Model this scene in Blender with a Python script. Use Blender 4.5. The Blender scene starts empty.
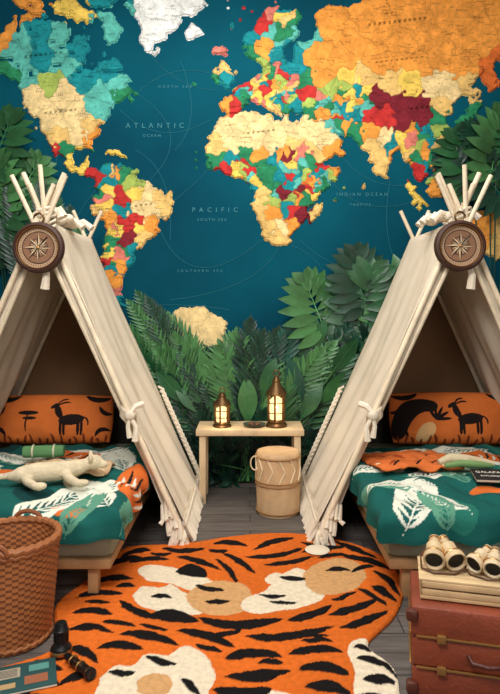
import bpy, bmesh, math, random
import numpy as np
from mathutils import Matrix, Vector
random.seed(7); np.random.seed(7)
scn=bpy.context.scene
try:
    scn.view_settings.view_transform='Standard'
    scn.view_settings.look='None'
except Exception: pass

def S(r,g,b):
    def f(c):
        c=c/255.0
        return c/12.92 if c<=0.04045 else ((c+0.055)/1.055)**2.4
    return (f(r),f(g),f(b))

# ------------------------------------------------------------ materials
def mat_new(name,col=None,rough=0.7,metal=0.0,bump=0.0,bscale=60,var=0.15,vscale=8,emit=None,estr=0,trans=0,spec=None):
    m=bpy.data.materials.new(name); m.use_nodes=True
    nt=m.node_tree; N=nt.nodes; L=nt.links
    b=N['Principled BSDF']; b.inputs['Roughness'].default_value=rough; b.inputs['Metallic'].default_value=metal
    if spec is not None: b.inputs['Specular IOR Level'].default_value=spec
    tc=N.new('ShaderNodeTexCoord')
    no=N.new('ShaderNodeTexNoise'); no.inputs['Scale'].default_value=vscale; no.inputs['Detail'].default_value=5
    L.new(tc.outputs['Object'],no.inputs['Vector'])
    mr=N.new('ShaderNodeMapRange'); mr.inputs['From Min'].default_value=0.25; mr.inputs['From Max'].default_value=0.75
    mr.inputs['To Min'].default_value=1-var; mr.inputs['To Max'].default_value=1+var
    L.new(no.outputs['Fac'],mr.inputs['Value'])
    mx=N.new('ShaderNodeVectorMath'); mx.operation='SCALE'
    if col is None:
        at=N.new('ShaderNodeAttribute'); at.attribute_name='Col'
        L.new(at.outputs['Color'],mx.inputs[0])
    else:
        mx.inputs[0].default_value=col
    L.new(mr.outputs['Result'],mx.inputs['Scale'])
    L.new(mx.outputs['Vector'],b.inputs['Base Color'])
    if bump>0:
        bp=N.new('ShaderNodeBump'); bp.inputs['Strength'].default_value=bump; bp.inputs['Distance'].default_value=0.01
        n2=N.new('ShaderNodeTexNoise'); n2.inputs['Scale'].default_value=bscale; n2.inputs['Detail'].default_value=3
        L.new(tc.outputs['Object'],n2.inputs['Vector']); L.new(n2.outputs['Fac'],bp.inputs['Height'])
        L.new(bp.outputs['Normal'],b.inputs['Normal'])
    if emit:
        b.inputs['Emission Color'].default_value=(*emit,1); b.inputs['Emission Strength'].default_value=estr
    if trans: b.inputs['Transmission Weight'].default_value=trans
    return m

M_canvas=mat_new('canvas_cloth',None,0.9,bump=0.25,bscale=180,var=0.07,vscale=5,spec=.2)
M_paint=mat_new('painted_surface',None,0.75,var=0.06,vscale=20)
M_map=mat_new('map_print',None,0.8,var=0.10,vscale=14,spec=.15)
M_cloth=mat_new('printed_cotton',None,0.9,bump=0.2,bscale=90,var=0.07,vscale=10,spec=.2)
M_leaf=mat_new('leaf_skin',None,0.40,var=0.32,vscale=9,bump=0.15,bscale=30)
M_rug=mat_new('tufted_wool',None,0.97,bump=0.7,bscale=230,var=0.14,vscale=45,spec=.1)
M_wood=mat_new('turned_wood',None,0.6,bump=0.15,bscale=40,var=0.15,vscale=12)
M_brass=mat_new('aged_brass',S(100,74,46),0.42,metal=0.8,var=0.25)
M_gold=mat_new('polished_brass',S(190,142,84),0.35,metal=0.8,var=0.15)
M_leather=mat_new('leather_skin',None,0.5,bump=0.3,bscale=70,var=0.2,vscale=9)
M_black=mat_new('black_metal',S(22,22,24),0.4,metal=0.3,var=0.1)
M_glow=mat_new('candle_glow',S(255,215,150),0.6,emit=S(255,222,165),estr=1.8)
M_glass=mat_new('lamp_glass',S(250,235,210),0.05,trans=1.0,var=0.0)
M_ocean=mat_new('ocean_line',S(40,106,120),0.8,var=0.05,spec=.1)
M_text=mat_new('ocean_label',S(72,136,148),0.8,var=0.05,spec=.1)

# ------------------------------------------------------------ builder
class B:
    def __init__(s):
        s.v=[];s.f=[];s.c=[];s.m=[];s.mats=[];s.M=Matrix.Identity(4)
    def mi(s,m):
        if m not in s.mats: s.mats.append(m)
        return s.mats.index(m)
    def add(s,vs,fs,col,mat):
        o=len(s.v); i=s.mi(mat)
        for v in vs: s.v.append(tuple(s.M@Vector(v)))
        for f in fs:
            s.f.append([a+o for a in f]); s.c.append(col); s.m.append(i)
    def box(s,c,size,col,mat,bev=0.004,rz=0,rx=0,ry=0):
        bm=bmesh.new(); bmesh.ops.create_cube(bm,size=1)
        for v in bm.verts: v.co=Vector((v.co.x*size[0],v.co.y*size[1],v.co.z*size[2]))
        if bev>0: bmesh.ops.bevel(bm,geom=bm.edges[:],offset=min(bev,min(size)*0.45),segments=2,affect='EDGES',profile=0.5)
        R=Matrix.Translation(c)@Matrix.Rotation(rz,4,'Z')@Matrix.Rotation(ry,4,'Y')@Matrix.Rotation(rx,4,'X')
        bm.verts.index_update()
        s.add([R@v.co for v in bm.verts],[[v.index for v in f.verts] for f in bm.faces],col,mat); bm.free()
    def tube(s,pts,r,col,mat,n=10,closed=False):
        pts=[Vector(p) for p in pts]; k=len(pts)
        rs=r if isinstance(r,(list,tuple)) else [r]*k
        vs=[];fs=[]; up=None
        for i,p in enumerate(pts):
            if closed: t=pts[(i+1)%k]-pts[i-1]
            else: t=pts[min(i+1,k-1)]-pts[max(i-1,0)]
            t.normalize()
            if up is None:
                up=Vector((0,0,1)) if abs(t.z)<0.9 else Vector((1,0,0))
            a=t.cross(up); 
            if a.length<1e-5: a=t.cross(Vector((0,1,0)))
            a.normalize(); up=a.cross(t)
            for j in range(n):
                g=2*math.pi*j/n
                vs.append(p+(a*math.cos(g)+up*math.sin(g))*rs[i])
        kk=k if closed else k-1
        for i in range(kk):
            for j in range(n):
                i2=(i+1)%k
                fs.append([i*n+j,i*n+(j+1)%n,i2*n+(j+1)%n,i2*n+j])
        if not closed:
            fs.append(list(range(n))[::-1]); fs.append([(k-1)*n+j for j in range(n)])
        s.add(vs,fs,col,mat)
    def lathe(s,prof,c,col,mat,n=32,disp=None):
        vs=[];fs=[];k=len(prof)
        for i,(r,z) in enumerate(prof):
            for j in range(n):
                a=2*math.pi*j/n; rr=max(r,1e-4)+(disp(i,j) if disp else 0)
                vs.append((c[0]+rr*math.cos(a),c[1]+rr*math.sin(a),c[2]+z))
        for i in range(k-1):
            for j in range(n):
                fs.append([i*n+j,i*n+(j+1)%n,(i+1)*n+(j+1)%n,(i+1)*n+j])
        s.add(vs,fs,col,mat)
    def ell(s,c,r,col,mat,n=16,k=10,R=None):
        vs=[];fs=[]
        for i in range(k+1):
            ph=math.pi*i/k
            for j in range(n):
                a=2*math.pi*j/n
                v=Vector((r[0]*math.sin(ph)*math.cos(a),r[1]*math.sin(ph)*math.sin(a),-r[2]*math.cos(ph)))
                if R is not None: v=R@v
                vs.append(v+Vector(c))
        for i in range(k):
            for j in range(n): fs.append([i*n+j,i*n+(j+1)%n,(i+1)*n+(j+1)%n,(i+1)*n+j])
        s.add(vs,fs,col,mat)
    def grid(s,P,col,mat):
        n=len(P);m=len(P[0]); vs=[p for r in P for p in r]; fs=[]
        for i in range(n-1):
            for j in range(m-1): fs.append([i*m+j,i*m+j+1,(i+1)*m+j+1,(i+1)*m+j])
        s.add(vs,fs,col,mat)
    def build(s,name,smooth=True,ang=40,solid=0,parent=None):
        me=bpy.data.meshes.new(name); me.from_pydata(s.v,[],s.f); 
        for m in s.mats: me.materials.append(m)
        me.polygons.foreach_set('material_index',s.m)
        at=me.attributes.new('Col','FLOAT_COLOR','CORNER')
        lt=np.array([len(f) for f in s.f]); cc=np.array([(c[0],c[1],c[2],1) for c in s.c],dtype=np.float32)
        at.data.foreach_set('color',np.repeat(cc,lt,axis=0).ravel())
        if smooth:
            me.polygons.foreach_set('use_smooth',[True]*len(s.f))
            try: me.set_sharp_from_angle(angle=math.radians(ang))
            except Exception: pass
        me.update()
        ob=bpy.data.objects.new(name,me); scn.collection.objects.link(ob)
        if solid:
            md=ob.modifiers.new('solid','SOLIDIFY'); md.thickness=solid; md.offset=0
        if parent: ob.parent=parent
        return ob

def vnoise(x,y,scale,seed):
    rs=np.random.RandomState(seed); T=rs.rand(257,257)
    x=np.asarray(x)/scale+1000.0; y=np.asarray(y)/scale+1000.0
    xi=np.floor(x).astype(int); yi=np.floor(y).astype(int); fx=x-xi; fy=y-yi
    fx=fx*fx*(3-2*fx); fy=fy*fy*(3-2*fy)
    g=lambda a,b:T[a%256,b%256]
    return (g(xi,yi)*(1-fx)+g(xi+1,yi)*fx)*(1-fy)+(g(xi,yi+1)*(1-fx)+g(xi+1,yi+1)*fx)*fy
def inpoly(X,Y,poly):
    out=np.zeros(X.shape,bool)
    px=[p[0] for p in poly]; py=[p[1] for p in poly]
    bb=(X>=min(px))&(X<=max(px))&(Y>=min(py))&(Y<=max(py))
    xs=X[bb]; ys=Y[bb]; r=np.zeros(xs.shape,bool); n=len(poly)
    for i in range(n):
        x1,y1=poly[i]; x2,y2=poly[(i+1)%n]
        if y1==y2: continue
        c=((y1>ys)!=(y2>ys)); r^= c&(xs<(x2-x1)*(ys-y1)/(y2-y1)+x1)
    out[bb]=r
    return out
class Paint:
    def __init__(s,X,Y,base):
        s.X=X;s.Y=Y;s.C=np.zeros(X.shape+(3,)); s.C[...]=base; s.T=lambda p:p
    def poly(s,pts,col):
        s.C[inpoly(s.X,s.Y,[s.T(p) for p in pts])]=col
    def smooth(s,pts,col,k=5):
        s.poly(chaikin(pts,3),col)
    def ell(s,cx,cy,rx,ry,col,rot=0):
        s.poly([(cx+rx*math.cos(a)*math.cos(rot)-ry*math.sin(a)*math.sin(rot),cy+rx*math.cos(a)*math.sin(rot)+ry*math.sin(a)*math.cos(rot)) for a in [i*math.pi/12 for i in range(24)]],col)
    def stroke(s,p0,p1,p2,w,col,n=12,pw=0.6):
        L=[];R=[]
        for i in range(n+1):
            t=i/n
            x=(1-t)**2*p0[0]+2*t*(1-t)*p1[0]+t*t*p2[0]; y=(1-t)**2*p0[1]+2*t*(1-t)*p1[1]+t*t*p2[1]
            dx=2*(1-t)*(p1[0]-p0[0])+2*t*(p2[0]-p1[0]); dy=2*(1-t)*(p1[1]-p0[1])+2*t*(p2[1]-p1[1]); l=math.hypot(dx,dy)+1e-9
            h=w*0.5*max(math.sin(math.pi*t),0.0)**pw
            L.append((x-dy/l*h,y+dx/l*h)); R.append((x+dy/l*h,y-dx/l*h))
        s.poly(L+R[::-1],col)
def chaikin(p,k):
    for _ in range(k):
        q=[]
        for i in range(len(p)):
            a=p[i];b=p[(i+1)%len(p)]
            q.append((a[0]*.75+b[0]*.25,a[1]*.75+b[1]*.25)); q.append((a[0]*.25+b[0]*.75,a[1]*.25+b[1]*.75))
        p=q
    return p
def gridmesh(name,P,C,mat,mask=None,smooth=True,parent=None,solid=0):
    n,m=P.shape[:2]
    idx=np.arange(n*m).reshape(n,m)
    q=np.stack([idx[:-1,:-1],idx[:-1,1:],idx[1:,1:],idx[1:,:-1]],-1).reshape(-1,4)
    if mask is not None:
        mk=(mask[:-1,:-1]&mask[:-1,1:]&mask[1:,1:]&mask[1:,:-1]).ravel(); q=q[mk]
    used=np.unique(q); rm=-np.ones(n*m,int); rm[used]=np.arange(len(used)); q=rm[q]
    V=P.reshape(-1,3)[used].astype(np.float32); CC=C.reshape(-1,3)[used]
    me=bpy.data.meshes.new(name)
    me.vertices.add(len(V)); me.vertices.foreach_set('co',V.ravel())
    me.loops.add(len(q)*4); me.loops.foreach_set('vertex_index',q.ravel().astype(np.int32))
    me.polygons.add(len(q)); me.polygons.foreach_set('loop_start',np.arange(0,len(q)*4,4,dtype=np.int32))
    try: me.polygons.foreach_set('loop_total',np.full(len(q),4,dtype=np.int32))
    except Exception: pass
    me.update(calc_edges=True); me.validate()
    at=me.attributes.new('Col','FLOAT_COLOR','POINT')
    at.data.foreach_set('color',np.concatenate([CC,np.ones((len(CC),1))],1).astype(np.float32).ravel())
    if smooth: me.polygons.foreach_set('use_smooth',[True]*len(me.polygons))
    me.materials.append(mat)
    ob=bpy.data.objects.new(name,me); scn.collection.objects.link(ob)
    if parent: ob.parent=parent
    if solid:
        md=ob.modifiers.new('solid','SOLIDIFY'); md.thickness=solid; md.offset=-1
    return ob

# ------------------------------------------------------------ room
WY=4.67; H=4.0; XW=2.35; YB=-2.0
def wallmat():
    m=bpy.data.materials.new('ocean_wallpaper'); m.use_nodes=True; nt=m.node_tree;N=nt.nodes;L=nt.links
    b=N['Principled BSDF']; b.inputs['Roughness'].default_value=0.85; b.inputs['Specular IOR Level'].default_value=.1
    tc=N.new('ShaderNodeTexCoord'); n=N.new('ShaderNodeTexNoise'); n.inputs['Scale'].default_value=0.9; n.inputs['Detail'].default_value=8
    L.new(tc.outputs['Object'],n.inputs['Vector'])
    r=N.new('ShaderNodeValToRGB'); r.color_ramp.elements[0].position=0.3; r.color_ramp.elements[1].position=0.75
    r.color_ramp.elements[0].color=(*S(0,58,78),1); r.color_ramp.elements[1].color=(*S(2,88,106),1)
    L.new(n.outputs['Fac'],r.inputs['Fac']); L.new(r.outputs['Color'],b.inputs['Base Color'])
    return m
def floormat():
    m=bpy.data.materials.new('weathered_planks'); m.use_nodes=True; nt=m.node_tree;N=nt.nodes;L=nt.links
    b=N['Principled BSDF']; b.inputs['Roughness'].default_value=0.6
    tc=N.new('ShaderNodeTexCoord')
    br=N.new('ShaderNodeTexBrick'); br.inputs['Scale'].default_value=1.0
    br.inputs['Brick Width'].default_value=1.3; br.inputs['Row Height'].default_value=0.14; br.inputs['Mortar Size'].default_value=0.003
    br.inputs['Color1'].default_value=(*S(102,95,90),1); br.inputs['Color2'].default_value=(*S(84,78,74),1); br.inputs['Mortar'].default_value=(*S(38,35,34),1)
    L.new(tc.outputs['Object'],br.inputs['Vector'])
    mp=N.new('ShaderNodeMapping'); mp.inputs['Scale'].default_value=(2,30,1); L.new(tc.outputs['Object'],mp.inputs['Vector'])
    n=N.new('ShaderNodeTexNoise'); n.inputs['Scale'].default_value=2; n.inputs['Detail'].default_value=8; L.new(mp.outputs['Vector'],n.inputs['Vector'])
    mr=N.new('ShaderNodeMapRange'); mr.inputs['From Min'].default_value=.3; mr.inputs['From Max'].default_value=.7; mr.inputs['To Min'].default_value=.55; mr.inputs['To Max'].default_value=1.35
    L.new(n.outputs['Fac'],mr.inputs['Value'])
    sc=N.new('ShaderNodeVectorMath'); sc.operation='SCALE'; L.new(br.outputs['Color'],sc.inputs[0]); L.new(mr.outputs['Result'],sc.inputs['Scale'])
    L.new(sc.outputs['Vector'],b.inputs['Base Color'])
    bp=N.new('ShaderNodeBump'); bp.inputs['Strength'].default_value=.3; bp.inputs['Distance'].default_value=.005; L.new(n.outputs['Fac'],bp.inputs['Height']); L.new(bp.outputs['Normal'],b.inputs['Normal'])
    return m
M_wall=wallmat(); M_floor=floormat(); M_side=mat_new('warm_plaster',S(130,122,110),0.9,var=0.05); M_trim=mat_new('dark_trim',S(38,44,42),0.6)
def slab(name,c,size,mat):
    b=B(); b.box(c,size,(1,1,1),mat,bev=0); return b.build(name,smooth=False)
slab('floor',(0,(WY+YB)/2,-0.05),(2*XW+.2,WY-YB+.2,0.1),M_floor)
slab('wall_back',(0,WY+0.05,H/2),(2*XW+.2,0.1,H),M_wall)
slab('wall_left',(-XW-0.05,(WY+YB)/2,H/2),(0.1,WY-YB,H),M_side)
slab('wall_right',(XW+0.05,(WY+YB)/2,H/2),(0.1,WY-YB,H),M_side)
slab('ceiling',(0,(WY+YB)/2,H+0.05),(2*XW+.2,WY-YB+.2,0.1),mat_new('ceiling_paint',S(225,222,216),0.9,var=0.03))
slab('baseboard_back',(0,WY-0.01,0.04),(2*XW,0.02,0.08),M_trim)

# ------------------------------------------------------------ world map (mural drawing units -> metres on the wall)
K=600/4.67
def WX(u): return (u-250)/K
def WZ(v): return 1.4-(v-300)/K
C1=S(238,210,150);C2=S(232,192,116);O=S(236,156,68);O2=S(220,112,50);R=S(194,52,50);Mn=S(126,36,48);T=S(24,138,146);T2=S(92,186,172);G=S(42,134,90);YG=S(164,186,92);Pk=S(222,128,112);Y=S(242,206,96);W=S(236,238,234)
polys=[
 [(-60,45),(-30,30),(0,36),(12,22),(32,16),(48,26),(60,20),(74,36),(86,34),(92,48),(84,58),(86,68),(94,74),(100,62),(112,60),(120,68),(132,78),(126,86),(137,95),(122,100),(112,108),(106,118),(98,128),(93,140),(95,152),(88,148),(76,150),(70,158),(78,166),(88,160),(88,168),(98,172),(106,180),(98,182),(84,174),(68,166),(58,152),(48,138),(36,120),(26,104),(20,86),(6,74),(-20,66),(-60,80)],
 [(14,2),(28,-6),(44,0),(40,10),(52,14),(44,20),(28,14)], [(52,6),(66,-4),(80,6),(92,14),(88,26),(76,22),(64,14)],[(74,-20),(110,-30),(124,-12),(112,4),(94,8),(84,-2)],[(96,14),(110,12),(118,26),(124,40),(112,46),(104,34)],[(64,-30),(40,-26),(34,-14),(54,-8)],
 [(128,6),(138,-12),(176,-30),(204,-14),(208,2),(188,16),(174,30),(160,46),(152,56),(144,42),(140,24),(132,16)], [(186,34),(194,28),(202,32),(196,40),(188,40)],
 [(97,180),(105,168),(120,166),(134,172),(144,182),(156,186),(170,194),(172,204),(162,218),(158,232),(148,238),(144,248),(134,252),(130,264),(124,274),(121,288),(118,300),(128,309),(114,306),(107,290),(106,265),(104,245),(108,230),(98,215),(93,198)],
 [(104,152),(118,152),(124,158),(112,158)],
 [(207,148),(212,132),(222,118),(238,113),(256,111),(266,117),(276,120),(292,121),(302,124),(308,140),(314,154),(324,167),(339,166),(330,182),(318,196),(309,206),(306,218),(299,227),(292,236),(283,243),(271,243),(263,232),(257,215),(256,200),(250,186),(244,178),(230,179),(216,172),(208,160)],
 [(309,214),(317,202),(323,206),(318,222),(311,225)],
 [(218,74),(222,62),(229,66),(234,80),(226,86),(219,84)],[(210,76),(216,72),(217,82),(210,84)],[(214,50),(224,46),(228,54),(218,56)],
 [(220,110),(222,98),(235,97),(232,90),(244,84),(252,76),(262,74),(268,66),(254,60),(244,56),(246,40),(256,24),(266,12),(278,5),(294,10),(301,24),(297,38),(284,50),(282,62),(292,64),(298,48),(312,40),(318,28),(314,12),(330,4),(352,8),(380,-8),(420,-20),(480,-10),(540,-10),(600,10),(590,40),(540,36),(512,50),(496,62),(500,86),(488,92),(484,72),(470,84),(476,96),(462,92),(452,104),(446,122),(452,138),(440,150),(430,152),(434,166),(424,182),(416,176),(410,160),(400,152),(392,160),(386,178),(376,172),(368,152),(352,140),(336,132),(330,126),(342,142),(343,152),(330,160),(318,164),(312,150),(302,128),(306,112),(290,112),(286,120),(280,112),(276,104),(280,116),(272,114),(264,102),(254,100),(244,102),(238,112),(228,114)],
 [(456,124),(468,112),(474,98),(480,102),(474,116),(462,126)],
 [(404,180),(414,188),(428,204),(422,206),(408,192)],[(430,180),(446,176),(450,190),(438,198),(430,192)],[(456,186),(470,184),(480,196),(466,198)],[(478,180),(510,190),(520,204),(496,200)],
 [(462,232),(474,214),(492,210),(506,216),(514,208),(530,226),(540,246),(526,262),(508,262),(492,252),(474,256),(464,248)],
 [(160,336),(168,320),(180,309),(204,310),(222,322),(228,344),(200,352),(176,350)],
]
seeds=[(-30,50,T),(6,38,O),(16,44,T2),(40,34,T),(62,42,T2),(78,48,T),(20,62,T2),(44,58,T),(64,66,T2),(86,80,T),(108,72,T),(122,84,T2),(126,94,G),(100,96,T2),(12,72,G),(30,78,T2),(52,84,YG),(40,98,C1),(66,98,C1),(80,108,C1),(96,108,T2),(50,116,C1),(72,122,C1),(90,120,C2),(60,136,C2),(80,138,C1),(90,140,O),(66,152,G),(76,164,Y),(98,178,R),(30,6,O),(72,8,Y),(100,-8,T),(110,28,T2),(46,-18,Y),
 (165,0,W),(190,-5,W),(150,35,W),(195,34,W),(112,155,Y),
 (108,184,T),(122,174,G),(134,180,YG),(118,196,R),(104,200,Pk),(136,194,Y),(150,192,C1),(162,202,C2),(138,208,C1),(152,212,C1),(120,212,T),(106,214,O),(134,224,R),(152,226,O),(118,228,Y),(112,240,G),(128,240,Mn),(142,240,C2),(120,256,Pk),(110,258,R),(126,262,T),(112,280,O),(118,294,Pk),(122,304,T),
 (222,128,C1),(240,122,C1),(258,122,C1),(280,128,C1),(296,132,C1),(216,146,C2),(234,142,C1),(254,140,C1),(274,144,C1),(294,148,C2),(213,160,G),(220,170,R),(230,160,T),(236,172,Y),(246,158,G),(248,172,R),(258,160,O),(266,170,G),(276,160,T),(288,164,T2),(302,158,Pk),(312,164,G),(324,172,R),(332,170,O),(258,182,Y),(268,184,G),(278,178,T),(288,178,R),(298,176,T),(308,182,O2),(314,192,Y),(264,196,C2),(274,198,YG),(284,192,Mn),(294,194,R),(304,198,G),(262,210,C2),(274,212,O),(286,208,T),(294,212,R),(302,214,Mn),(268,226,C2),(280,226,C1),(290,226,O),(278,238,C2),(316,212,C2),
 (225,70,C2),(226,82,T),(213,78,G),(222,50,Pk),(252,38,T),(248,54,G),(262,26,R),(268,44,O),(280,16,Y),(278,36,G),(292,24,C2),(288,50,T),
 (226,104,O),(236,106,R),(240,94,T),(250,90,T2),(244,100,G),(256,84,Y),(262,92,R),(264,80,T),(272,76,G),(276,86,O),(270,98,Y),(282,96,T),(280,76,R),(290,84,Pk),(286,104,G),(294,96,YG),(292,70,T),(304,80,G),(306,92,R),(300,104,T),(312,104,YG),(274,108,C2),(320,96,Pk),(318,112,O),
 (314,128,C1),(324,142,C1),(330,152,O),(318,156,C2),(336,116,R),(328,108,G),(340,104,T),(334,92,YG),(346,92,G),(352,106,Y),(346,124,O),(354,132,G),(356,114,T),(348,80,Y),(362,82,C2),(362,98,G),
 (320,60,O),(350,40,O),(390,30,O),(330,24,O),(430,40,O),(470,40,O),(520,20,O),(380,60,O),(420,66,O),(458,66,O),(492,74,O2),(560,10,O),(320,76,O),(340,62,O),(370,20,O),(410,10,O),(450,15,O),(400,46,O),(440,60,O),
 (392,86,C2),(410,84,Y),(432,84,C1),(450,90,C1),(466,88,C2),(440,104,C2),
 (380,100,Mn),(398,108,Mn),(416,104,Mn),(384,118,R),(402,124,Mn),(422,120,Mn),(436,118,G),(436,134,YG),(424,134,T),(410,138,Pk),
 (366,116,R),(366,132,O),(372,146,C2),(382,140,C1),(380,160,C2),(394,144,T),(404,148,Y),(414,156,G),(412,168,R),(424,150,O),(426,168,T),(438,146,C2),(466,116,G),
 (414,194,Y),(440,186,O),(468,190,G),(496,192,T),(480,232,O),(500,236,C2),(520,240,C1),(190,325,C1),(210,335,C1)]
rq=random.Random(77)
for (ex,ey,rx,ry,n,pal) in [(262,90,32,18,30,[T,T2,G,R,Y,O,Pk,C2,YG]),(278,178,56,20,34,[T,T2,G,G,R,Y,O,Mn,YG]),(424,150,24,26,16,[T,G,R,Y,O,YG,C2]),(340,104,28,20,22,[T,G,T2,Y,O,R,YG]),(118,215,20,58,22,[T,G,R,Y,O,Pk,C2]),(278,30,26,24,8,[T,T2,G,Pk]),(70,162,30,14,6,[Y,G,R])]:
    for k in range(n):
        a=rq.uniform(0,6.28); q=rq.random()**.5
        seeds.append((ex+rx*q*math.cos(a),ey+ry*q*math.sin(a),rq.choice(pal)))
st=0.68
us=np.arange(-50,560,st); vs_=np.arange(-32,356,st)
U,V=np.meshgrid(us,vs_,indexing='xy')
wu=U+7*(vnoise(U,V,13,1)-.5)+6*(vnoise(U,V,5.5,2)-.5)+3*(vnoise(U,V,2.4,3)-.5)
wv=V+7*(vnoise(U,V,13,4)-.5)+6*(vnoise(U,V,5.5,5)-.5)+3*(vnoise(U,V,2.4,6)-.5)
land=np.zeros(U.shape,bool)
for p in polys: land|=inpoly(wu,wv,p)
isl=(vnoise(U,V,4,30)>.92)&(vnoise(U,V,40,31)>.66)&(V<200)
land|=isl
lake=(vnoise(U,V,6,61)>.80)&(U<140)&(V<78)
land&=~lake
def dil(m,k):
    for _ in range(k):
        n=m.copy(); n[1:]|=m[:-1]; n[:-1]|=m[1:]; n[:,1:]|=m[:,:-1]; n[:,:-1]|=m[:,1:]; m=n
    return m
best=np.full(U.shape,1e9); ids=np.zeros(U.shape,int)
xu=U+9*(vnoise(U,V,9,11)-.5)+6*(vnoise(U,V,4,12)-.5); xv=V+9*(vnoise(U,V,9,13)-.5)+6*(vnoise(U,V,4,14)-.5)
for i,(a,b_,c) in enumerate(seeds):
    d=(xu-a)**2+(xv-b_)**2; k=d<best; best[k]=d[k]; ids[k]=i
cols=np.array([s[2] for s in seeds]); CM=cols[ids].copy()
tint=(0.80+0.36*vnoise(U,V,7,21))*(0.86+.26*vnoise(U,V,2,22))
CM*=tint[...,None]
# fine province borders inside the large countries
sub=np.random.RandomState(9); sx_=sub.uniform(-50,560,900); sy_=sub.uniform(-30,350,900)
from mathutils import kdtree
kd=kdtree.KDTree(900)
for i in range(900): kd.insert((sx_[i],sy_[i],0),i)
kd.balance()
ids2=np.full(U.shape,-1)
li=np.argwhere(land)
for (r_,c_) in li:
    ids2[r_,c_]=kd.find((xu[r_,c_],xv[r_,c_],0))[1]
bd2=np.zeros(U.shape,bool); bd2[:-1]|=ids2[:-1]!=ids2[1:]; bd2[:,:-1]|=ids2[:,:-1]!=ids2[:,1:]
CM[bd2]*=0.84
bd=np.zeros(U.shape,bool); bd[:-1]|=ids[:-1]!=ids[1:]; bd[:,:-1]|=ids[:,:-1]!=ids[:,1:]
CM[bd]*=0.66
inner=~dil(~land,1); CM[land&~inner]*=0.62
rr=random.Random(5)
for k in range(2200):
    a=rr.uniform(-40,540); b_=rr.uniform(-20,300); l=rr.choice([3,4,6,8,12])
    r0=max(0,int((b_-3+32)/st)); r1=int((b_+3+32)/st)+1; c0=max(0,int((a-8+50)/st)); c1=int((a+8+50)/st)+1
    Us=U[r0:r1,c0:c1]; Vs=V[r0:r1,c0:c1]
    m=(np.abs(Vs-b_-(Us-a)*rr.uniform(-.15,.15))<rr.choice([.4,.6]))&(np.abs(Us-a)<l/2)&land[r0:r1,c0:c1]&(np.sin(Us*3.1+k)>-0.45)
    CM[r0:r1,c0:c1][m]*=0.5
for (a,b_,l,h) in [(398,22,60,3),(390,14,12,2),(420,108,26,2.2),(262,132,30,2.2),(60,112,34,2.2),(45,55,40,2.4),(145,205,22,2),(400,60,50,1.6)]:
    m=(np.abs(V-b_+(U-a)*.12)<h/2)&(np.abs(U-a)<l/2)&(((U-a)%5)<2.6)&land
    CM[m]*=0.4
full=dil(land,1)
Yp=np.where(land,WY-0.014,WY-0.0005)
PM=np.stack([WX(U),Yp,WZ(V)],-1)[::-1]
mural=gridmesh('world_map_mural',PM,CM[::-1],M_map,mask=dil(full,1)[::-1],smooth=False)
b=B()
for (p0,p1,p2) in [((135,95),(170,60),(215,75)),((120,110),(160,150),(210,120)),((160,230),(190,300),(262,240)),((175,200),(200,180),(212,165)),((100,185),(60,230),(50,300)),((60,150),(40,200),(90,230)),((330,180),(360,220),(420,200)),((300,240),(360,300),(440,240)),((345,160),(370,190),(410,185)),((150,55),(180,90),(215,90)),((280,245),(260,290),(170,300)),((120,310),(170,300),(230,310)),((290,245),(330,260),(330,300)),((130,90),(200,130),(150,180)),((390,180),(380,240),(400,270)),((135,150),(175,170),(170,240)),((180,60),(205,120),(175,150))]:
    pts=[]
    for i in range(25):
        t=i/24; u=(1-t)**2*p0[0]+2*t*(1-t)*p1[0]+t*t*p2[0]; v=(1-t)**2*p0[1]+2*t*(1-t)*p1[1]+t*t*p2[1]
        pts.append((WX(u),WY-0.002,WZ(v)))
    b.tube(pts,0.0024,(1,1,1),M_ocean,n=5)
b.build('sea_routes',parent=mural)
def label(txt,u,v,size,sp=1.6):
    cu=bpy.data.curves.new('label','FONT'); cu.body=txt; cu.size=size; cu.space_character=sp; cu.align_x='CENTER'
    cu.materials.append(M_text); o=bpy.data.objects.new('sea_label',cu); scn.collection.objects.link(o)
    o.location=(WX(u),WY-0.005,WZ(v)); o.rotation_euler=(math.pi/2,0,0); o.parent=mural
label('ATLANTIC',155,128,0.055,2.0); label('OCEAN',152,137,0.03,1.6)
label('PACIFIC',215,212,0.05,2.2); label('SOUTH SEA',212,221,0.03); label('INDIAN OCEAN',362,196,0.036,1.7); label('TROPICS',360,206,0.028)
label('SOUTHERN SEA',200,272,0.028,2.0); label('NORTH SEA',175,88,0.028,2)

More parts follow.
